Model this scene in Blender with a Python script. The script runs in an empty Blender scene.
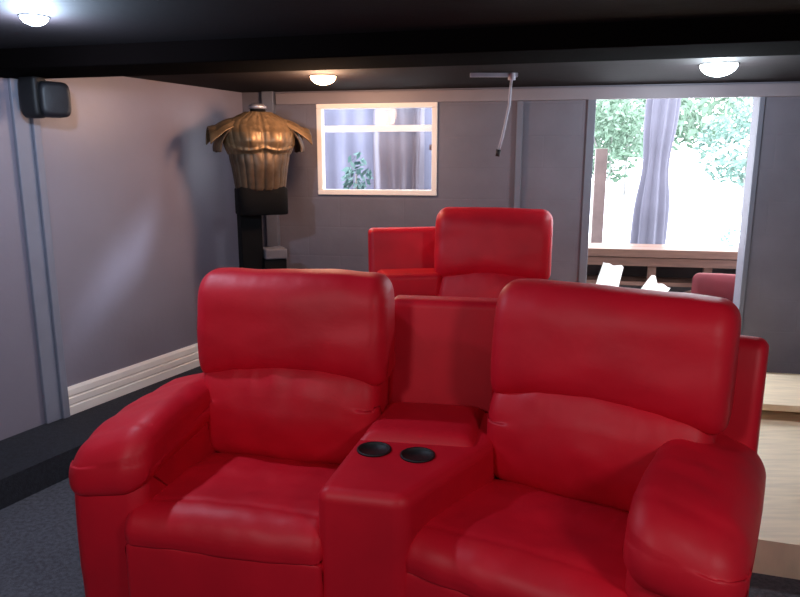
import bpy, math, random
from mathutils import Vector, Matrix, noise
random.seed(7)
C = bpy.context.scene.collection
PI = math.pi
R = math.radians

# ------------------------------------------------------------------ materials
def lin(c):
    return tuple(((v/255)/12.92 if v/255 <= .04045 else ((v/255+.055)/1.055)**2.4) for v in c)+(1,)
def mat(name, col, rough=.6, metal=0, nscale=0, namt=.15, bump=0, bscale=200, emit=0, spec=.5, boards=None, stretch=None, sheen=0):
    m = bpy.data.materials.new(name); m.use_nodes = True
    nt = m.node_tree; b = nt.nodes['Principled BSDF']
    col = lin(col)
    b.inputs['Base Color'].default_value = col
    b.inputs['Roughness'].default_value = rough
    b.inputs['Metallic'].default_value = metal
    b.inputs['Specular IOR Level'].default_value = spec
    if sheen: b.inputs['Sheen Weight'].default_value = sheen
    tc = nt.nodes.new('ShaderNodeTexCoord')
    mp = nt.nodes.new('ShaderNodeMapping'); nt.links.new(tc.outputs['Object'], mp.inputs[0])
    if stretch: mp.inputs['Scale'].default_value = stretch
    if nscale:
        n = nt.nodes.new('ShaderNodeTexNoise'); n.inputs['Scale'].default_value = nscale; n.inputs['Detail'].default_value = 5
        nt.links.new(mp.outputs[0], n.inputs['Vector'])
        cr = nt.nodes.new('ShaderNodeValToRGB')
        cr.color_ramp.elements[0].position = .3; cr.color_ramp.elements[1].position = .7
        cr.color_ramp.elements[0].color = tuple(v*(1-namt) for v in col[:3])+(1,)
        cr.color_ramp.elements[1].color = tuple(min(1, v*(1+namt)) for v in col[:3])+(1,)
        nt.links.new(n.outputs['Fac'], cr.inputs[0]); nt.links.new(cr.outputs[0], b.inputs['Base Color'])
    last = None
    if bump:
        n2 = nt.nodes.new('ShaderNodeTexNoise'); n2.inputs['Scale'].default_value = bscale; n2.inputs['Detail'].default_value = 4
        nt.links.new(mp.outputs[0], n2.inputs['Vector'])
        bp = nt.nodes.new('ShaderNodeBump'); bp.inputs['Strength'].default_value = bump; bp.inputs['Distance'].default_value = .01
        nt.links.new(n2.outputs['Fac'], bp.inputs['Height']); last = bp
    if boards:
        br = nt.nodes.new('ShaderNodeTexBrick')
        mp2 = nt.nodes.new('ShaderNodeMapping'); mp2.inputs['Rotation'].default_value = (R(90), 0, 0)
        nt.links.new(tc.outputs['Object'], mp2.inputs[0]); nt.links.new(mp2.outputs[0], br.inputs['Vector'])
        br.inputs['Scale'].default_value = 1; br.inputs['Brick Width'].default_value = boards[0]; br.inputs['Row Height'].default_value = boards[1]
        br.inputs['Mortar Size'].default_value = .008; br.inputs['Mortar Smooth'].default_value = 1
        bp2 = nt.nodes.new('ShaderNodeBump'); bp2.inputs['Strength'].default_value = .2; bp2.inputs['Distance'].default_value = .004; bp2.invert = True
        nt.links.new(br.outputs['Fac'], bp2.inputs['Height'])
        if last: nt.links.new(last.outputs[0], bp2.inputs['Normal'])
        last = bp2
    if last: nt.links.new(last.outputs[0], b.inputs['Normal'])
    return m
M = {}
M['leather'] = mat('red_leather', (202,16,38), .52, nscale=5, namt=.10, bump=.06, bscale=45, spec=.36)
M['red_dark'] = mat('dark_red_fabric', (96,18,28), .8, nscale=8, namt=.10)
M['black'] = mat('black_plastic', (12,12,15), .6, nscale=20, bump=.05)
M['matte_black'] = mat('matte_black', (8,8,10), .9, nscale=20, bump=.05, spec=.2)
M['dark_plastic'] = mat('dark_grey_plastic', (28,27,32), .5, nscale=20, bump=.05)
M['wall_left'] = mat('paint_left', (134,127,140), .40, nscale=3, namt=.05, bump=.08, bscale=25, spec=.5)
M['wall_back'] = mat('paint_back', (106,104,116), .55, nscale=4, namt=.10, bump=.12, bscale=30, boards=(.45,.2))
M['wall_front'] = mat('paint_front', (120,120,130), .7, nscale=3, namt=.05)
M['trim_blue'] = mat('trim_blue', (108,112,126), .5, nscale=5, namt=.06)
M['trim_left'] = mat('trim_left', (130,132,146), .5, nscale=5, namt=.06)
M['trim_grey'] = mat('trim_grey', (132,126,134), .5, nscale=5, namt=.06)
M['white'] = mat('white_paint', (252,246,238), .45, nscale=8, namt=.03)
M['ceiling'] = mat('ceiling_dark', (17,10,12), .8, nscale=3, namt=.2, bump=.1, bscale=20, spec=.15)
M['beam'] = mat('beam_dark', (5,3,3), .95, nscale=3, namt=.2, spec=.02)
M['carpet'] = mat('carpet', (92,94,104), .95, nscale=60, namt=.35, bump=.8, bscale=260)
M['carpet_dark'] = mat('carpet_ledge', (44,47,56), .95, nscale=60, namt=.3, bump=.8, bscale=260)
M['ply'] = mat('plywood', (244,222,190), .55, nscale=5, namt=.10, bump=.1, stretch=(1,8,1))
M['timber'] = mat('timber', (104,72,58), .6, nscale=5, namt=.25, bump=.2, bscale=30, stretch=(1,10,10))
M['post'] = mat('post_grey_brown', (104,86,82), .7, nscale=5, namt=.25, bump=.2, bscale=30)
M['bench_shade'] = mat('bench_shade', (44,34,34), .8, nscale=5, namt=.35, bump=.2, bscale=30)  # near-black tone for the shade painted in under the bench
M['patio'] = mat('patio', (230,232,235), .8, nscale=4, namt=.04)
M['curtain'] = mat('curtain', (102,100,114), .8, nscale=4, namt=.1, sheen=.1)
M['curtain_lilac'] = mat('curtain_lilac', (142,140,154), .8, nscale=4, namt=.06)
M['curtain_blue'] = mat('curtain_blue', (106,106,124), .8, nscale=4, namt=.10)
M['brick'] = mat('brick', (96,72,72), .8, nscale=9, namt=.2, boards=(.22,.075))
M['leaf'] = mat('leaf', (98,122,102), .7, nscale=2, namt=.3)
M['leaf2'] = mat('leaf_teal', (104,130,120), .7, nscale=2, namt=.3)
M['leaf3'] = mat('leaf_pot', (76,112,108), .6, nscale=2, namt=.3)
M['bark'] = mat('bark', (140,136,134), .8, nscale=10, bump=.4, bscale=30)
M['terra'] = mat('terracotta', (150,80,65), .8, nscale=8)
M['bronze'] = mat('bronze', (124,100,72), .45, metal=.5, nscale=14, namt=.35, bump=.2, bscale=40)
M['bronze_dark'] = mat('bronze_dark', (92,74,56), .5, metal=.45, nscale=14, namt=.35, bump=.2, bscale=40)
M['silver'] = mat('silver', (160,160,170), .35, metal=.6, nscale=10)
M['grey_box'] = mat('grey_box', (96,92,98), .7, nscale=10)
M['cable'] = mat('cable', (170,170,185), .5, nscale=10)
g = bpy.data.materials.new('window_glass'); g.use_nodes = True
nt = g.node_tree; nt.nodes.clear()
o_ = nt.nodes.new('ShaderNodeOutputMaterial'); mx = nt.nodes.new('ShaderNodeMixShader'); tr = nt.nodes.new('ShaderNodeBsdfTransparent'); gl = nt.nodes.new('ShaderNodeBsdfGlossy')
gl.inputs['Roughness'].default_value = .0; mx.inputs[0].default_value = .006
nt.links.new(tr.outputs[0], mx.inputs[1]); nt.links.new(gl.outputs[0], mx.inputs[2]); nt.links.new(mx.outputs[0], o_.inputs[0])
M['glass'] = g
def emis(name, col, s):
    m = bpy.data.materials.new(name); m.use_nodes = True; nt = m.node_tree
    b = nt.nodes['Principled BSDF']; b.inputs['Base Color'].default_value = (1,1,1,1)
    b.inputs['Emission Color'].default_value = col+(1,); b.inputs['Emission Strength'].default_value = s
    return m
M['bulb_cool'] = emis('bulb_cool', (.80,.93,1), 25)
M['bulb_warm'] = emis('bulb_warm', (1,.58,.34), 9)

# ------------------------------------------------------------------ mesh helpers
import bmesh
def obj(name, vf, m, parent=None, smooth=False, bevel=0, seg=3, sub=0):
    v, f = vf
    me = bpy.data.meshes.new(name); me.from_pydata([tuple(p) for p in v], [], f); me.update()
    bm = bmesh.new(); bm.from_mesh(me); bmesh.ops.recalc_face_normals(bm, faces=bm.faces); bm.to_mesh(me); bm.free()
    me.materials.append(m)
    if smooth or bevel:
        for p in me.polygons: p.use_smooth = True
    o = bpy.data.objects.new(name, me); C.objects.link(o)
    if parent: o.parent = parent
    if bevel:
        b = o.modifiers.new('bevel', 'BEVEL'); b.width = bevel; b.segments = seg; b.limit_method = 'ANGLE'; b.angle_limit = R(40)
        w = o.modifiers.new('wn', 'WEIGHTED_NORMAL')
    return o
def join(*vfs):
    V = []; F = []
    for v, f in vfs:
        n = len(V); V += [Vector(p) for p in v]; F += [tuple(i+n for i in q) for q in f]
    return V, F
def xf(vf, Mx): return [Mx @ Vector(p) for p in vf[0]], vf[1]
def box(x0,x1,y0,y1,z0,z1):
    v = [(x0,y0,z0),(x1,y0,z0),(x1,y1,z0),(x0,y1,z0),(x0,y0,z1),(x1,y0,z1),(x1,y1,z1),(x0,y1,z1)]
    return v, [(0,3,2,1),(4,5,6,7),(0,1,5,4),(1,2,6,5),(2,3,7,6),(3,0,4,7)]
def prism(poly, z0, z1):
    n = len(poly); v = [(x,y,z0) for x,y in poly]+[(x,y,z1) for x,y in poly]
    f = [tuple(range(n-1,-1,-1)), tuple(range(n,2*n))]+[(i,(i+1)%n,(i+1)%n+n,i+n) for i in range(n)]
    return v, f
def loft(rings, cap=True):
    n = len(rings[0]); v = [Vector(p) for r in rings for p in r]; f = []
    for k in range(len(rings)-1):
        for i in range(n):
            j = (i+1) % n
            f.append((k*n+i, k*n+j, (k+1)*n+j, (k+1)*n+i))
    if cap:
        for k in (0, len(rings)-1):
            c = sum((Vector(p) for p in rings[k]), Vector())/n; v.append(c); ci = len(v)-1
            for i in range(n): f.append((k*n+i, k*n+(i+1)%n, ci))
    return v, f
def cyl(p0, p1, r0, r1=None, n=20, rings=1):
    r1 = r0 if r1 is None else r1
    p0 = Vector(p0); p1 = Vector(p1); d = (p1-p0).normalized()
    a = d.orthogonal().normalized(); b = d.cross(a)
    rs = []
    for k in range(rings+1):
        t = k/rings; c = p0.lerp(p1, t); r = r0+(r1-r0)*t
        rs.append([c+(a*math.cos(2*PI*i/n)+b*math.sin(2*PI*i/n))*r for i in range(n)])
    return loft(rs)
def tube(pts, r, n=10):
    pts = [Vector(p) for p in pts]; rs = []
    for k, p in enumerate(pts):
        d = (pts[min(k+1,len(pts)-1)]-pts[max(k-1,0)]).normalized()
        a = d.cross(Vector((.91,.4,.1))).normalized(); b = d.cross(a)
        rs.append([p+(a*math.cos(2*PI*i/n)+b*math.sin(2*PI*i/n))*r for i in range(n)])
    return loft(rs)
def ellip(c, rx, ry, rz, n=24, m=12, z0=-1, z1=1):
    rs = []
    for k in range(m+1):
        t = z0+(z1-z0)*k/m; t = max(-.999, min(.999, math.sin(t*PI/2)))
        q = math.sqrt(1-t*t)
        rs.append([Vector((c[0]+rx*q*math.cos(2*PI*i/n), c[1]+ry*q*math.sin(2*PI*i/n), c[2]+rz*t)) for i in range(n)])
    return loft(rs)
def smooth_closed(pts, per=7):
    n = len(pts); out = []
    for i in range(n):
        p0, p1, p2, p3 = [Vector(pts[(i+k-1) % n]+(0,)) for k in range(4)]
        for s in range(per):
            t = s/per
            q = .5*((2*p1)+(-p0+p2)*t+(2*p0-5*p1+4*p2-p3)*t*t+(-p0+3*p1-3*p2+p3)*t**3)
            out.append((q.x, q.y))
    return out
def cushion(profile, w, r, puff=.0, nx=40, fn=None, wr=.004, wf=(5,5,9), seed=0, per=7):
    """side profile (y,z) swept along x with pillowed, rounded ends"""
    P = smooth_closed(profile, per); n = len(P)
    area = sum(P[i][0]*P[(i+1)%n][1]-P[(i+1)%n][0]*P[i][1] for i in range(n))
    if area < 0: P = P[::-1]
    N = []
    for i in range(n):
        a = P[i-2]; b = P[(i+2) % n]; dx, dy = b[0]-a[0], b[1]-a[1]; l = math.hypot(dx, dy) or 1
        N.append((dy/l, -dx/l))
    hw = w/2; xs = []
    ne = 9
    for k in range(ne): xs.append(-hw+r*(1-math.cos(PI/2*k/ne)) if k else -hw)
    inner = [-hw+r+(w-2*r)*k/nx for k in range(nx+1)]
    xs += inner; xs += [-x for x in xs[:ne]][::-1]
    rings = []
    for x in xs:
        e = max(0, (abs(x)-(hw-r))/r); e = min(e, .9999)
        ins = r*(1-math.sqrt(1-e*e)); pf = puff*(1-(x/hw)**2)
        ring = []
        for (p, q) in zip(P, N):
            y = p[0]-q[0]*ins+q[0]*pf; z = p[1]-q[1]*ins+q[1]*pf
            v = Vector((x, y, z))
            if fn: v = fn(v, seed)
            s = noise.noise(Vector((x*wf[0]+seed, y*wf[1], z*wf[2])))*wr+noise.noise(Vector((x*wf[0]*2.7+seed*3, y*wf[1]*2.5, z*wf[2]*2.2)))*wr*.4
            v += Vector((0, q[0], q[1]))*s
            ring.append(v)
        rings.append(ring)
    return loft(rings)

def empty(name, loc, label, cat, group=None, rz=0):
    o = bpy.data.objects.new(name, None); C.objects.link(o); o.location = loc; o.rotation_euler.z = rz
    o['label'] = label; o['category'] = cat
    if group: o['group'] = group
    return o
def tag(o, label, cat, group=None):
    o['label'] = label; o['category'] = cat
    if group: o['group'] = group
    return o
def struct(o): o['kind'] = 'structure'; return o

# ------------------------------------------------------------------ camera
cam = bpy.data.cameras.new('camera'); cam.sensor_width = 36; cam.lens = 30.6
co = bpy.data.objects.new('camera', cam); C.objects.link(co)
co.location = (0,0,1.45); co.rotation_euler = (R(90-11.5), 0, 0)
bpy.context.scene.camera = co
bpy.context.scene.view_settings.view_transform = 'Standard'

# ------------------------------------------------------------------ room shell
CEIL = 1.90; PLAT = .13
K = (-1.075, 4.81)                       # back left corner
lw = Vector((.435, .900)); lw.normalize()    # left wall direction (away from camera)
ln = Vector((lw.y, -lw.x))                   # into the room
AB = R(-11.3)
bw = Vector((math.cos(AB), math.sin(AB))); bn = Vector((-bw.y, bw.x))   # bn points outside
def LW(s, off=0): p = Vector(K)-lw*s+ln*off; return (p.x, p.y)        # s metres towards the camera along left wall
def BW(t, off=0): p = Vector(K)+bw*t+bn*off; return (p.x, p.y)
MB = Matrix.Translation((K[0],K[1],0)) @ Matrix.Rotation(AB, 4, 'Z')
ML = Matrix.Translation((K[0],K[1],0)) @ Matrix.Rotation(math.atan2(-lw.y, -lw.x), 4, 'Z')  # x towards camera, y = into room side
def setM(o, Mx): o.matrix_world = Mx; return o
TW = 4.3
pl_f = LW(7.4)                                # left wall front end
pr_b = BW(TW)
pr_f = (pr_b[0]+.3, pl_f[1])
struct(obj('floor', prism([LW(-.1,-.1), LW(7.5,-.1), (pr_f[0]+.1, pr_f[1]-.1), BW(TW+.1,.1)], -.1, 0), M['carpet']))
struct(obj('ceiling', prism([LW(-.2,-.1), LW(7.5,-.1), (pr_f[0]+.1, pr_f[1]-.1), BW(TW+.1,.2)], CEIL, CEIL+.1), M['ceiling']))
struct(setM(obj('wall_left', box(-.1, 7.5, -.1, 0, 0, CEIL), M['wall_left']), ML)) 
# back wall with window and door openings
W0, W1, WZ0, WZ1 = .53, 1.345, 1.22, 1.82
D0, D1, DZ = 2.33, 3.26, 1.84
th = .12
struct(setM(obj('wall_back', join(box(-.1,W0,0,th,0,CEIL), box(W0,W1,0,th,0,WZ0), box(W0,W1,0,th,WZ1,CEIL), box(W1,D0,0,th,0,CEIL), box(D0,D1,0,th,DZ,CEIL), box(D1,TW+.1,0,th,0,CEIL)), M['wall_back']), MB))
def wallseg(name, a, b, t, m):
    a = Vector(a); b = Vector(b); d = (b-a).normalized(); nn = Vector((-d.y, d.x))*t
    return struct(obj(name, prism([tuple(a), tuple(b), tuple(b+nn), tuple(a+nn)], 0, CEIL), m))
wallseg('wall_right', pr_b, pr_f, .1, M['wall_front'])
wallseg('wall_front', pl_f, pr_f, -.1, M['wall_front'])
# platform (carpeted riser with a return along the left wall)
e0 = Vector((-1.50, 3.03)); e1 = Vector((1.25, 2.2)); ed = (e1-e0).normalized()
def ex(x): return (x, e0.y+(x-e0.x)*ed.y/ed.x)
rx = 1.0
ledge = [LW(0,0), LW(5.2,0), LW(5.2,.38), (e0.x, e0.y), ex(rx), BW(2.2,0)]
struct(obj('floor_platform', prism(ledge, 0, PLAT), M['carpet_dark']))
rxx = pr_b[0]+.1
struct(obj('floor_platform_plywood', prism([ex(rx), ex(rxx), BW(TW), BW(2.2,0)], 0, PLAT+.002), M['ply']))
# grooved white baseboard on left wall, beyond the trim
bb = [(0,PLAT),(.022,PLAT),(.022,PLAT+.045),(.016,PLAT+.05),(.016,PLAT+.055),(.022,PLAT+.06),(.022,PLAT+.09),(.015,PLAT+.095),(.015,PLAT+.10),(.02,PLAT+.105),(.018,PLAT+.135),(.008,PLAT+.15),(0,PLAT+.15)]
n_ = len(bb)
struct(setM(obj('baseboard_left', ([(.02,y,z) for y,z in bb]+[(1.57,y,z) for y,z in bb], [tuple(range(n_)), tuple(range(2*n_-1,n_-1,-1))]+[(i,(i+1)%n_,(i+1)%n_+n_,i+n_) for i in range(n_)]), M['white']), ML))
# pilaster trim on left wall
struct(setM(obj('trim_1', join(box(1.575, 1.615, 0, .035, PLAT, CEIL), box(1.615, 1.70, 0, .020, PLAT, CEIL)), M['trim_left'], bevel=.004), ML))
# back wall trims
struct(setM(obj('trim_2', join(box(.25, TW, -.03, 0, CEIL-.085, CEIL-.012)), M['trim_grey'], bevel=.004), MB))
struct(setM(obj('trim_3', box(1.85, 1.89, -.03, 0, PLAT, CEIL-.086), M['trim_blue'], bevel=.004), MB))
struct(setM(obj('trim_4', box(.16, .24, -.05, 0, PLAT, CEIL), M['trim_blue'], bevel=.004), MB))
struct(setM(obj('trim_5', join(box(D0-.05, D0, -.02, 0, PLAT, DZ), box(D1, D1+.03, -.02, 0, PLAT, DZ)), M['trim_blue'], bevel=.004), MB))
# beam under the ceiling
b0 = Vector((-2.05, 3.40)); b1 = Vector((3.6, 2.06)); bd = (b1-b0).normalized(); bnn = Vector((bd.y, -bd.x))
struct(obj('beam', prism([tuple(b0), tuple(b1), tuple(b1+bnn*.34), tuple(b0+bnn*.34)], 1.82, CEIL+.01), M['beam'], bevel=.008))
# window 1
wr = struct(setM(obj('window_1', join(box(W0,W1,-.02,.05,WZ0,WZ0+.035), box(W0,W1,-.02,.05,WZ1-.035,WZ1), box(W0,W0+.035,-.02,.05,WZ0+.035,WZ1-.035), box(W1-.035,W1,-.02,.05,WZ0+.035,WZ1-.035)), M['white'], bevel=.004), MB))
gp = obj('window_pane', box(W0+.035,W1-.035,.015,.02,WZ0+.035,WZ1-.035), M['glass']); gp.parent = wr

# ------------------------------------------------------------------ sofas
def unit_matrix(cx, cy, th): return Matrix.Translation((cx,cy,0)) @ Matrix.Rotation(R(-th), 4, 'Z')
W = .56
def gather(x, d, seed, amp=.0035, reach=.05):
    """fine pulled creases that fade with the distance d from a seam"""
    q = noise.noise(Vector((x*18, seed*3.1, d*4)))+.3*noise.noise(Vector((x*40, seed*1.7, d*6)))
    return amp*.6*q*math.exp(-abs(d)/reach)
def headfn(v, s):
    hx = v.x/.34
    if v.z < .86: v.z += (.022-.050*hx*hx)*min(1,(.86-v.z)/.08)
    if v.z > .98: v.z -= .008*abs(hx)**3
    v.y += .012*hx*hx
    if v.y < .05: v.y += gather(v.x, v.z-.765, s, .006, .05)+gather(v.x, 1.07-v.z, s+3, .004, .03)
    if v.y < .05: v.y += .006*math.exp(-((v.z-.92)/.06)**2)*(1-.5*hx*hx)
    return v
def lumfn(v, s):
    hx = v.x/.33
    if v.z > .66: v.z += .018-.050*hx*hx
    v.y += .018*hx*hx
    if v.y < .02:
        v.y -= .012*(1-hx*hx)*math.exp(-((v.z-.60)/.09)**2)
        v.y += gather(v.x, v.z-.745, s, .006, .05)+gather(v.x, v.z-.47, s+2, .006, .05)
    return v
def seatfn(v, s):
    hx = v.x/.28
    if v.z > .42:
        v.z -= .014*math.exp(-((v.y+.20)/.12)**2)*math.exp(-(hx/.6)**2)
        v.z += gather(v.x, v.y+.08, s, .009, .07)
        v.z -= .003*math.exp(-((v.y+.385+.02*hx*hx)/.012)**2)
    elif v.y < -.4:
        v.y += gather(v.x, v.z-.38, s, .005, .04)
    return v
HEAD = [(.0,.735),(-.030,.752),(-.046,.80),(-.046,.89),(-.028,1.00),(.005,1.058),(.05,1.082),(.12,1.076),(.17,1.01),(.18,.85),(.16,.76),(.08,.73)]
LUMB = [(.0,.43),(-.045,.47),(-.066,.55),(-.068,.64),(-.052,.71),(-.015,.765),(.06,.775),(.12,.74),(.14,.6),(.12,.45),(.06,.42)]
SEAT = [(.04,.44),(-.1,.466),(-.22,.474),(-.34,.480),(-.42,.477),(-.468,.456),(-.491,.426),(-.494,.392),(-.480,.372),(-.40,.365),(-.1,.36),(.03,.38)]
FOOT = [(-.478,.376),(-.491,.358),(-.493,.22),(-.490,.12),(-.48,.075),(-.45,.07),(-.43,.12),(-.43,.22),(-.435,.32),(-.45,.37)]
PAD = [(.24,.60),(.22,.665),(.12,.688),(-.05,.693),(-.20,.691),(-.32,.680),(-.395,.650),(-.434,.600),(-.443,.550),(-.428,.508),(-.380,.492),(-.30,.502),(-.15,.522),(.05,.535),(.20,.548)]
def arm_pad(side, x0):
    def fn(v, s):
        t = max(0, min(1, (.25-v.y)/.69))
        v.z -= .032*(v.x*side/.12)*(1 if v.z > .6 else .45)
        v.x *= 1+.05*math.sin(PI*t)
        if v.z > .6:
            v.z -= .004*math.exp(-((v.y+.33)/.02)**2)
            v.z += .006*noise.noise(Vector((v.x*9, v.y*14+s, 1.3)))
        return v
    v, f = cushion(PAD, .258, .072, .002, nx=30, fn=fn, wr=.006, wf=(5,7,6), seed=side*6, per=10)
    return [p+Vector((x0,0,0)) for p in v], f
def arm_side(side, x0):
    prof = [(.27,.06),(.29,.1),(.29,.5),(.25,.59),(0,.60),(-.32,.595),(-.39,.575),(-.423,.50),(-.428,.3),(-.418,.12),(-.39,.07),(-.3,.055),(0,.055)]
    v, f = cushion(prof, .240, .05, nx=6, wr=.003, seed=side*4, per=5)
    return [p+Vector((x0,0,0)) for p in v], f
def shell(x0, x1, top=.95):
    k = top-.95
    prof = [(.17,.07),(.16,.4),(.185,.75+k),(.215,.90+k),(.245,.945+k),(.285,.95+k),(.315,.91+k),(.315,.7+k*.5),(.30,.4),(.29,.1),(.27,.06),(.2,.06)]
    v, f = cushion(prof, x1-x0, .03, nx=10, wr=.002, per=5)
    return [p+Vector(((x0+x1)/2,0,0)) for p in v], f
def build_unit(root, Mx, armside, seed, sh, hw_=.68, shift=0, top=.95, sl=1.0, ax_=.105):
    L = M['leather']
    obj('back_shell', xf(shell(*sh, top), Mx), L, root, True)
    bk = cushion(HEAD, hw_, .055, .004, nx=90, fn=headfn, wr=.006, wf=(4,4,8), seed=seed)
    bk = ([p+Vector((shift,.05,0)) for p in bk[0]], bk[1])
    obj('head_cushion', xf(bk, Mx), L, root, True)
    lb = cushion(LUMB, hw_-.03, .05, .006, nx=90, fn=lumfn, wr=.007, wf=(5,4,9), seed=seed+3)
    lb = ([p+Vector((shift*.8,.05,0)) for p in lb[0]], lb[1])
    obj('lumbar_cushion', xf(lb, Mx), L, root, True)
    S = Matrix.Diagonal((1,sl,1,1))
    obj('seat_cushion', xf(cushion(SEAT, W+.035, .036, .004, nx=90, fn=seatfn, wr=.008, wf=(6,6,5), seed=seed+5, per=10), Mx @ S), L, root, True)
    obj('footrest_panel', xf(cushion(FOOT, W+.03, .02, .003, wr=.003, wf=(5,5,8), seed=seed+7), Mx @ S), L, root, True)
    obj('base_frame', xf(box(-W/2,W/2,-.40,.25,.05,.345), Mx), M['black'], root)
    a = armside*(W/2+ax_)
    ap = obj('armrest', xf(arm_side(armside, a), Mx), L, root, True)
    obj('arm_pad', xf(arm_pad(armside, a), Mx), L, ap, True)
    for (fx, fy) in ((-.2,-.36),(.2,-.36),(-.2,.2),(.2,.2)):
        obj('foot', xf(cyl((fx,fy,0),(fx,fy,.06),.022,.028), Mx), M['black'], root, True)
def console(root, Mx, rest=False):
    L = M['leather']
    BL=(-.060,2.31); BR=(.36,2.24); MR=(.285,1.97); FR=(.01,1.610); FL=(-.228,1.665)
    c = obj('console', xf(prism([BL,FL,FR,MR,BR], .055, .595), Mx), L, root, bevel=.035, seg=6)
    # padded lid: pillowed top easing down to a soft rim on the console
    cs = [Vector((-.045,2.29)), Vector((-.125,1.990)), Vector((.222,1.932)), Vector((.295,2.235))]
    n = 28; v = []; f = []
    for i in range(n+1):
        for j in range(n+1):
            u, t = i/n, j/n
            p = (cs[1]*(1-u)+cs[2]*u)*(1-t)+(cs[0]*(1-u)+cs[3]*u)*t
            e = min(1, min(u,1-u)*7)*1.0; e2 = min(1, min(t,1-t)*7)
            h = math.sqrt(max(0,1-(1-e)**2))*math.sqrt(max(0,1-(1-e2)**2))
            v.append(Vector((p.x, p.y, .594+.030*h+.008*math.sin(PI*u)*math.sin(PI*t))))
    for i in range(n):
        for j in range(n):
            a = i*(n+1)+j; f.append((a,a+1,a+n+2,a+n+1))
    obj('console_lid', xf((v,f), Mx), L, c, True)
    for (x, y) in ((-.078,1.915),(.052,1.875)):
        rs = []
        for (r, z) in ((.052,.5955),(.052,.600),(.048,.6015),(.045,.600),(.043,.5965),(.043,.5957)):
            rs.append([Vector((x+r*math.cos(2*PI*i/32), y+r*math.sin(2*PI*i/32), z)) for i in range(32)])
        obj('cup_holder', xf(loft(rs, True), Mx), M['black'], c, True)
    pv = prism([(-.06,2.33),(.37,2.255),(.39,2.36),(-.04,2.435)], .0, 1)
    vv = []
    for p in pv[0]:
        z = .3+p[2]*.665
        vv.append(Vector((p[0]+.02*p[2], p[1]+.09*(p[2])-.045, z)))
    obj('console_back', xf((vv, pv[1]), Mx), L, root, bevel=.028, seg=6)
    if rest:
        obj('console_cushion', xf(prism([(-.03,2.30),(-.06,2.10),(.24,2.05),(.33,2.24)], .632, .765), Mx), L, root, bevel=.03, seg=6)

ML_ = unit_matrix(-.415,2.153,11); MR_ = unit_matrix(.495,1.886,31)
O1 = Vector((.05,2.05,0)); inv1 = Matrix.Translation(-O1)
s1 = empty('recliner_loveseat', O1, 'large red leather two seat recliner loveseat with centre cup holder console in front', 'sofa')
build_unit(s1, inv1 @ ML_, -1, 1, (-.30,.33), .665, .035, .95, .93, .085)
build_unit(s1, inv1 @ MR_, 1, 21, (-.33,.485), .69, .07, .95, .96, .105)
console(s1, inv1)
M2 = unit_matrix(.445,3.30,12)
O2 = Vector((.45,3.3,PLAT)); inv2 = Matrix.Translation(Vector((-O2.x,-O2.y,0)))
s2 = empty('recliner_chair', O2, 'smaller looking red leather recliner with side console on the platform behind the loveseat', 'armchair')
build_unit(s2, inv2 @ M2, 1, 41, (-.29,.26), .58, 0, .93)
console(s2, inv2 @ M2 @ Matrix.Translation((.06,0,0)) @ MR_.inverted(), True)

# ------------------------------------------------------------------ ceiling downlights
def downlight(name, x, y, label, mt, col, power, r=.05, soft=.05, dz=.07):
    t = empty(name, (x,y,CEIL), label, 'light', 'recessed ceiling lights')
    rs = []
    for (rr, z) in ((r+.005,0),(r+.005,-.002),(r+.002,-.003),(r+.001,-.003),(r,-.001)):
        rs.append([Vector((rr*math.cos(2*PI*i/32), rr*math.sin(2*PI*i/32), z)) for i in range(32)])
    obj('trim_ring', loft(rs, False), M['matte_black'], t, True)
    obj('bulb', ellip((0,0,0), r, r, r*.65), mt, t, True)
    l = bpy.data.lights.new('lamp','POINT'); l.energy = power; l.color = col; l.shadow_soft_size = soft
    lo = bpy.data.objects.new('lamp', l); C.objects.link(lo); lo.location = (0,0,-dz); lo.parent = t
    return t
downlight('downlight', -1.17, 2.31, 'round white downlight in the dark ceiling above the wall speaker', M['bulb_cool'], (.58,.75,1), 36, .042, .03)
downlight('downlight', -.42, 3.88, 'warm round downlight in the ceiling above the framed window', M['bulb_warm'], (1,.58,.36), 26, .072, .08, .11)
downlight('downlight', 1.53, 3.42, 'cool round downlight in the ceiling above the open doorway', M['bulb_cool'], (.80,.9,1), 24, .085, .04, .085)
def fill_lamp(x, y, p, col=(1,.95,.97)):  # out-of-view fill lamps added near the camera, no fixture
    l = bpy.data.lights.new('front_fill','POINT'); l.energy = p; l.color = col; l.shadow_soft_size = .14
    lo = bpy.data.objects.new('front_fill', l); C.objects.link(lo); lo.location = (x,y,CEIL-.20)
fill_lamp(-.9, .25, 37); fill_lamp(1.1, .15, 35)

# ------------------------------------------------------------------ wall speaker
sp = empty('wall_speaker', LW(1.60,.045)+(1.68,), 'small black two part speaker bracketed high on the left wall beside the trim', 'speaker')
sp.rotation_euler.z = math.atan2(-lw.y, -lw.x)
obj('bracket', join(box(-.03,.03,.0,.02,.0,.14), cyl((0,.01,.07),(0,.14,.07),.014)), M['black'], sp)
def spk(cx, cz, hx, hz, y0, y1):
    rs = []
    for (s, k) in ((.6,0),(.9,.08),(1,.2),(1,.8),(.92,.97),(.7,1)):
        ring = []
        for i in range(32):
            a = 2*PI*i/32; ca, sa = math.cos(a), math.sin(a)
            ring.append(Vector((cx+math.copysign(abs(ca)**.45,ca)*hx*s, y0+(y1-y0)*k, cz+math.copysign(abs(sa)**.45,sa)*hz*s)))
        rs.append(ring)
    return loft(rs)
obj('speaker_body', xf(spk(-.045,.045,.068,.080,.08,.17), Matrix.Rotation(R(-22),4,'Z')), M['dark_plastic'], sp, True)
obj('speaker_back', xf(spk(.085,.06,.04,.10,.02,.12), Matrix.Rotation(R(10),4,'Z')), M['black'], sp, True)

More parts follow.
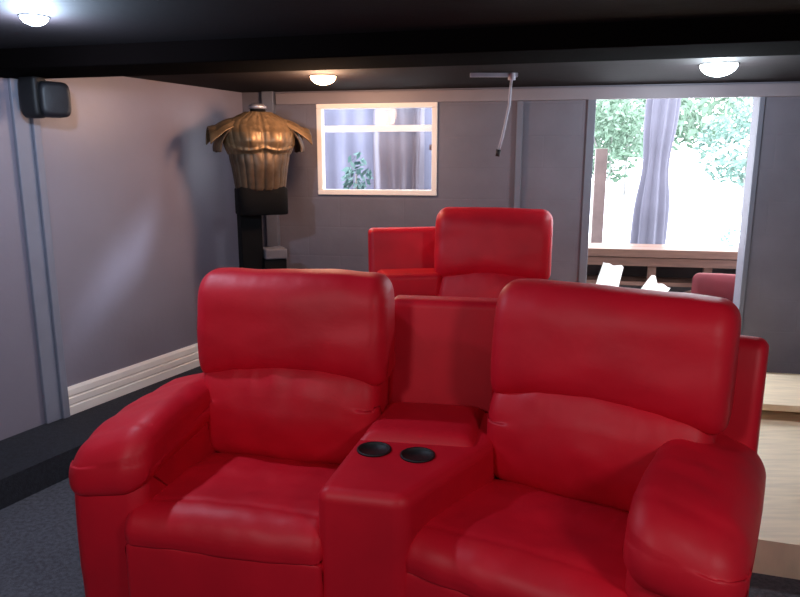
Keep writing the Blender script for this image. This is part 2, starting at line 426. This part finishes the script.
# ------------------------------------------------------------------ mannequin stand + armour
ax, ay = -.865, 4.28
fd = math.atan2(-ay, -ax)+R(10)        # facing
st = empty('mannequin_stand', (ax,ay,PLAT), 'black torso mannequin on a dark stand in the back corner', 'mannequin', rz=fd+PI/2)
zb = -PLAT
def ring_e(rx, ry, z, cx=0, cy=0, n=48, f=None):
    out = []
    for i in range(n):
        a = 2*PI*i/n; k = f(a) if f else 0
        out.append(Vector((cx+(rx+k)*math.cos(a), cy+(ry+k)*math.sin(a), z+zb)))
    return out
obj('plinth', box(-.14,-.01,-.05,.11,0,.99), M['matte_black'], st, bevel=.006)
obj('side_box', box(-.009,.13,-.08,.07,0,.71), M['matte_black'], st, bevel=.006)
obj('box_cap', box(-.005,.135,-.09,.07,.711,.775), M['grey_box'], st, bevel=.01)
def ring_b(rx, ry, z, n=48):
    return [Vector((math.copysign(abs(math.cos(2*PI*i/n))**.4, math.cos(2*PI*i/n))*rx, math.copysign(abs(math.sin(2*PI*i/n))**.4, math.sin(2*PI*i/n))*ry, z+zb)) for i in range(n)]
obj('torso', loft([ring_b(.150,.11,1.12),ring_b(.155,.115,1.125),ring_b(.155,.115,1.275),ring_b(.13,.09,1.30),ring_e(.13,.07,1.5),ring_e(.13,.07,1.60),ring_e(.10,.06,1.67),ring_e(.05,.05,1.71),ring_e(.045,.045,1.755)]), M['matte_black'], st, True)
obj('neck_cap', loft([ring_e(.047,.047,1.753),ring_e(.054,.054,1.76),ring_e(.052,.052,1.775),ring_e(.03,.03,1.785)]), M['silver'], st, True)
ar = empty('body_armor', (ax,ay,PLAT), 'bronze ribbed breastplate armor with shoulder guards worn by the corner mannequin', 'armor', rz=fd+PI/2)
# breastplate: ribbed plates with curved chest bands over a separate belly plate (front = -y)
def plate_rows(rows, n_z, ribs, depth, tip=0, pec=0, ab=0):
    NA = 288; prs = []
    z0, z1 = rows[0][0], rows[-1][0]
    for k in range(n_z+1):
        z = z0+(z1-z0)*k/n_z
        for a, b in zip(rows, rows[1:]):
            if a[0] <= z <= b[0]+1e-9:
                t = (z-a[0])/(b[0]-a[0]); t = t*t*(3-2*t)*.5+t*.5
                a_, b_ = a[1]+(b[1]-a[1])*t, a[2]+(b[2]-a[2])*t
        ring = []
        for i in range(NA):
            a = 2*PI*i/NA; ca, sa = math.cos(a), math.sin(a)
            u = (a/(2*PI)*ribs) % 1
            rb = depth*(math.sqrt(max(0, 1-(2*u-1)**2)))
            x = math.copysign(abs(ca)**.85, ca)*(a_+rb); y = math.copysign(abs(sa)**.9, sa)*(b_+rb)
            zz = z
            if sa < 0:
                y -= -sa*pec*math.exp(-((abs(x)-.09)/.06)**2)*math.exp(-((z-1.57)/.06)**2)
                y += .012*math.exp(-(x/.008)**2)*(1 if pec else .4)
                y -= ab*math.exp(-(x/.09)**2)*math.exp(-((z-1.42)/.06)**2)
                if pec:
                    d = z-(1.505+2.4*(abs(x)-.09)**2)
                    y -= .012*math.exp(-(d/.010)**2)
            ring.append(Vector((x, y, zz+zb)))
        prs.append(ring)
    return loft(prs, False)
obj('chest_plate', plate_rows([(1.485,.186,.142),(1.52,.200,.152),(1.56,.212,.158),(1.61,.220,.152),(1.65,.214,.128),(1.685,.186,.100),(1.71,.13,.080),(1.735,.080,.064)], 60, 26, .006, .0, .035), M['bronze'], ar, True)
obj('belly_plate', plate_rows([(1.27,.140,.112),(1.285,.148,.118),(1.34,.154,.126),(1.40,.162,.132),(1.46,.174,.138),(1.50,.180,.138)], 30, 20, .008, .0, 0, .02), M['bronze_dark'], ar, True)
for s in (-1,1):
    # rigid shoulder plates: a smooth wide shell curving out from the neck to a lifted edge, a second one hanging below it
    for k in range(2):
        nx_, ny_ = 30, 40; v = []; f = []
        for a in range(nx_+1):
            u = a/nx_
            for b in range(ny_+1):
                w = b/ny_*2-1
                if k == 0:
                    x = .095+.190*math.sin(u*PI*.46); z = 1.700-.085*(1-math.cos(u*PI*.52))+.030*max(0,u-.7)/.3*(1-w*w)
                    x += .018*max(0,u-.7)/.3
                    half = .070+.055*math.sin(u*PI*.6)
                else:
                    x = .215+.058*math.sin(u*PI*.55); z = 1.640-.135*u
                    half = .100-.020*u
                ang = w*PI*.42
                y = -math.sin(ang)*half*1.05
                z -= (1-math.cos(ang))*half*(.75 if k == 0 else .15)
                x -= (1-math.cos(ang))*(.0 if k == 0 else .045)
                z += .0022*math.cos(b*PI/3.33)
                v.append(Vector((s*x, y, z+zb)))
        n1 = ny_+1
        for a in range(nx_):
            for b in range(ny_):
                i0 = a*n1+b; f.append((i0,i0+1,i0+n1+1,i0+n1))
        o = obj('shoulder_plate', (v,f), M['bronze'] if k == 0 else M['bronze_dark'], ar, True)
        sd = o.modifiers.new('solid','SOLIDIFY'); sd.thickness = .009; sd.offset = 0

# ------------------------------------------------------------------ hanging cable
cx, cy = .53, 3.75
cb = empty('hanging_cable', (cx,cy,CEIL), 'grey cable with connector hanging from a ceiling bracket between window and door', 'cable')
obj('bracket', join(box(-.16,.09,-.012,.012,-.02,0), cyl((.06,0,-.035),(.06,0,-.0),.02)), M['cable'], cb)
pts = [(.06,0,-.02),(.055,0,-.08),(.05,-.01,-.16),(.035,-.01,-.24),(.018,-.01,-.33),(.0,-.01,-.40)]
obj('cord', tube(pts, .0075), M['cable'], cb, True)
obj('connector', cyl((0,-.01,-.395),(-.006,-.01,-.43),.013,.011), M['black'], cb, True)

# ------------------------------------------------------------------ step by the door
stp = empty('doorway_step', (0,0,PLAT+.002), 'pale plank step on the plywood platform right of the open doorway', 'step')
stp.matrix_world = MB @ Matrix.Translation((3.05,-.62,PLAT+.002))
obj('step_top', box(-.0,1.0,-.25,.3,.05,.085), M['ply'], stp, bevel=.004)
for x in (.05,.5,.9): obj('step_bearer', box(x,x+.05,-.2,.28,0,.05), M['timber'], stp)

# ------------------------------------------------------------------ outside
G = .10
struct(obj('ground', prism([BW(-14,.12), BW(TW+14,.12), BW(TW+30,40), BW(-22,40)], 0, G), M['patio']))
def pleat(w, h, folds, depth, nx=120, nz=14, seed=0):
    v = []; f = []
    for k in range(nz+1):
        t = k/nz; z = -h*t
        for i in range(nx+1):
            u = i/nx; x = (u-.5)*w
            y = depth*math.sin(u*folds*2*PI+seed+.6*math.sin(t*3+u*5))*(.6+.4*noise.noise(Vector((u*4,t*2,seed))))+depth*.4*math.sin(u*folds*4.3+seed)
            v.append((x,y,z))
    for k in range(nz):
        for i in range(nx):
            a = k*(nx+1)+i; f.append((a,a+1,a+nx+2,a+nx+1))
    return v, f
setM(tag(obj('curtain', pleat(.38, .80, 4, .025, seed=1), M['curtain_lilac'], None, True), 'pale lilac curtain hanging in the middle behind the framed window', 'curtain'), MB @ Matrix.Translation((1.00,.42,1.95)))
setM(tag(obj('sheer_curtain', pleat(1.7, 1.6, 9, .035, seed=4, nx=200), M['curtain_blue'], None, True), 'wide dim blue curtain farthest back behind the framed window', 'curtain'), MB @ Matrix.Translation((1.05,1.15,2.1)))
setM(tag(obj('shelf_rail', join(box(-.55,.75,-.02,.02,-.022,.022)), M['white']), 'white rail crossing behind the framed window', 'rail'), MB @ Matrix.Translation((.95,.34,1.67)))
setM(tag(obj('brick_pier', join(box(-.12,.12,-.12,.12,0,1.42), box(-.14,.14,-.14,.14,1.421,1.46)), M['brick']), 'brownish brick pier behind the right side of the framed window', 'pier'), MB @ Matrix.Translation((1.36,.36+.24,G)))
def bunch():
    rs = []
    H_ = 1.75
    for k in range(25):
        t = k/24; r = .120*(1-.26*math.exp(-((t-.42)/.15)**2)+.12*t); n = 96
        ring = []
        for i in range(n):
            a = 2*PI*i/n; q = r*(1+.18*math.cos(a*9+.8*math.sin(t*4))+.06*noise.noise(Vector((math.cos(a)*2,math.sin(a)*2,t*4))))
            ring.append(Vector((q*math.cos(a)-.06*t, q*.6*math.sin(a), -H_*t+0)))
        rs.append(ring)
    return loft(rs)
gc = empty('door_curtain', (0,0,0), 'dark gathered curtain hanging beyond the open doorway', 'curtain')
gc.matrix_world = MB @ Matrix.Translation((3.00,1.70,2.15))
obj('curtain_cloth', bunch(), M['curtain'], gc, True)
obj('curtain_rod', cyl((-1.6,0,.02),(1.8,0,.02),.015), M['silver'], gc, True)
# workbench
wb = empty('timber_workbench', (0,0,G), 'brown timber bench standing outside the open doorway', 'bench')
wb.matrix_world = MB @ Matrix.Translation((3.0,1.15,G))
obj('bench_top', join(box(-.9,.95,-.3,-.12,.63,.69), box(-.9,.95,-.11,.07,.63,.69)), M['timber'], wb, bevel=.004)
obj('bench_rail', box(-.85,.9,-.28,-.24,.56,.625), M['timber'], wb, bevel=.003)
obj('bench_shade_panel', box(-.88,.93,.04,.06,.0,.62), M['bench_shade'], wb)  # dark sheet added in place of the shade beneath the bench
for x in (-.85,.82):
    for y in (-.26,-.04): obj('bench_leg', box(x,x+.07,y,y+.07,0,.62), M['timber'], wb)
obj('bench_shelf', box(-.78,.82,-.22,.03,.40,.43), M['timber'], wb)
for x in (-.15,.25): obj('bench_upright', box(x,x+.06,-.235,-.20,.0,.56), M['timber'], wb)
obj('bench_brace', xf(box(-.35,.35,-.015,.015,-.03,.03), Matrix.Translation((.45,-.255,.44)) @ Matrix.Rotation(R(-18),4,'Y')), M['timber'], wb)
def sheet(w, h, seed):
    v = []; f = []; nx, nz = 16, 16
    for k in range(nz+1):
        for i in range(nx+1):
            u, t = i/nx, k/nz
            v.append(((u-.5)*w*(1-.25*t), .05*noise.noise(Vector((u*2.2,t*2.2,seed)))+.04*math.sin(u*3+seed)*t, h*t+.03*noise.noise(Vector((u*3,seed,t)))*t))
    for k in range(nz):
        for i in range(nx):
            a = k*(nx+1)+i; f.append((a,a+1,a+nx+2,a+nx+1))
    return v, f
for i,(x, y, w_, dz, ang, lb) in enumerate(((2.44,.64,.20,.58,14,'bent white sheet leaning on the left end of the outdoor bench'),(2.54,.40,.20,.60,36,'bent white sheet leaning low near the middle of the outdoor bench'))):
    so_ = setM(tag(obj('white_sheet', sheet(w_, dz, 3+i*4), M['white'], None, True), lb, 'sheet'), MB @ Matrix.Translation((x,y,G+.03)) @ Matrix.Rotation(R(ang),4,'Y') @ Matrix.Rotation(R(-12),4,'X'))
# red chair outside in front of the bench
rc = empty('red_chair', (0,0,G), 'dark red chair partly hidden beyond the doorway in front of the bench', 'chair')
rc.matrix_world = MB @ Matrix.Translation((3.33,.50,G)) @ Matrix.Rotation(R(-8),4,'Z')
obj('seat', box(-.21,.21,-.15,.17,.26,.31), M['red_dark'], rc, bevel=.012)
bp_ = cushion([(-.03,.0),(-.045,.08),(-.04,.18),(-.01,.235),(.03,.23),(.045,.18),(.04,.05),(.02,.0)], .46, .05, .004, nx=20)
obj('backrest', xf(bp_, Matrix.Translation((0,.14,.311))), M['red_dark'], rc, True)
for x in (-.18,.18):
    for y in (-.13,.15): obj('leg', cyl((x,y,0),(x,y,.26),.012), M['black'], rc, True)
setM(tag(obj('timber_post', join(box(-.05,.05,-.05,.05,0,1.45), box(-.08,.08,-.08,.08,0,.10)), M['post'], bevel=.005), 'brown timber post outside at the left edge of the doorway', 'post'), MB @ Matrix.Translation((2.54,1.9,G)))
# planting
def leaves(c, rx_, ry_, rz_, n, size, thr=-.18):
    v = []; f = []
    for i in range(n):
        while True:
            p = Vector((random.uniform(-1,1),random.uniform(-1,1),random.uniform(-1,1)))
            if .3 < p.length < 1 and noise.noise(p*2.2+Vector(c)) > thr: break
        p = Vector((c[0]+p.x*rx_, c[1]+p.y*ry_, c[2]+p.z*rz_))
        a = Vector((random.gauss(0,1),random.gauss(0,1),random.gauss(0,1))).normalized(); b = a.orthogonal().normalized()
        s = size*random.uniform(.6,1.3); k = len(v)
        v += [p-a*s, p-b*s*.5, p+a*s, p+b*s*.5]; f.append((k,k+1,k+2,k+3))
    return v, f
def shrub(name, x, y, h, r, mt, label, n=900, size=.10, thr=-.18):
    t = empty(name, (x,y,G), label, 'shrub', 'garden shrubs outside')
    obj('foliage', leaves((0,0,h*.62), r, r, h*.4, n, size, thr), M[mt], t)
    obj('stem', join(cyl((0,0,0),(0,.0,h*.6),.05,.03), cyl((0,0,h*.25),(r*.5,0,h*.6),.03,.015), cyl((0,0,h*.2),(-r*.5,0,h*.65),.03,.015)), M['bark'], t, True)
shrub('garden_shrub', 5.9, 19.5, 3.3, 1.1, 'leaf', 'dense green shrub seen left of the doorway curtain', 1700, .11, -.15)
shrub('garden_shrub', 8.5, 17.0, 2.8, 1.2, 'leaf2', 'wide teal green shrub seen right of the doorway curtain', 1500, .10, -.1)
shrub('garden_tree', 8.8, 27.0, 6.4, 4.8, 'leaf', 'tall green tree beyond the garden shrubs', 4500, .22, -.15)
def potplant(x, y, z, label, h=.35, rr=.14):
    t = empty('potted_plant', (x,y,z), label, 'plant')
    obj('pot', loft([[Vector((r*math.cos(2*PI*i/24), r*math.sin(2*PI*i/24), zz)) for i in range(24)] for r, zz in ((.06,0),(.09,.14),(.1,.14),(.1,.17),(.085,.17),(.08,.13))]), M['terra'], t, True)
    obj('foliage', leaves((0,0,.17+h*.5), rr, rr, h*.55, 100, .035), M['leaf3'], t)
    obj('stem', cyl((0,0,.12),(0,0,.17+h*.6),.012,.006), M['bark'], t, True)
p = MB @ Vector((.63,.62,0)); 
tb = empty('plant_stand', (p.x,p.y,G), 'timber plant stand outside the framed window', 'stand')
obj('stand_top', box(-.2,.2,-.15,.15,.82,.86), M['timber'], tb)
for sx in (-.18,.15):
    for sy in (-.13,.1): obj('stand_leg', box(sx,sx+.03,sy,sy+.03,0,.82), M['timber'], tb)
potplant(p.x, p.y, G+.86, 'teal leaved potted plant behind the left side of the framed window', .36, .11)
potplant(4.0, 8.2, G, 'potted plant standing on the sunny patio beyond the doorway', .5)

# ------------------------------------------------------------------ sky and sun
w = bpy.data.worlds.new('world'); bpy.context.scene.world = w; w.use_nodes = True
bg = w.node_tree.nodes['Background']; bg.inputs[0].default_value = (.84,.90,1,1); bg.inputs[1].default_value = 8.5
s = bpy.data.lights.new('sun','SUN'); s.energy = 5; s.angle = R(2); s.color = (1,.95,.88)
so = bpy.data.objects.new('sun', s); C.objects.link(so)
so.rotation_euler = Vector((-.25,-.62,-.72)).to_track_quat('-Z','Y').to_euler()
# added spot lamps outside the doorway, shaped to lay pale streaks on left wall
def streak_spot(T0, e, wdt, size):
    sl = bpy.data.lights.new('streak_lamp','SPOT'); sl.energy = e; sl.spot_size = R(size); sl.spot_blend = 1; sl.shadow_soft_size = .12; sl.color = (.66,.77,1)
    slo = bpy.data.objects.new('streak_lamp', sl); C.objects.link(slo)
    P0 = Vector((4.5,4.75,2.25))
    zz = (P0-T0).normalized(); dg = Vector((.27,.62,.46)); xx = (dg-zz*dg.dot(zz)).normalized(); yy = zz.cross(xx)
    rot = Matrix((xx, yy, zz)).transposed().to_4x4()
    slo.matrix_world = Matrix.Translation(P0) @ rot @ Matrix.Diagonal((1,wdt,1,1))
streak_spot(Vector((-1.42,3.90,.98)), 850, .10, 21)
streak_spot(Vector((-1.54,3.70,.74)), 500, .08, 18)
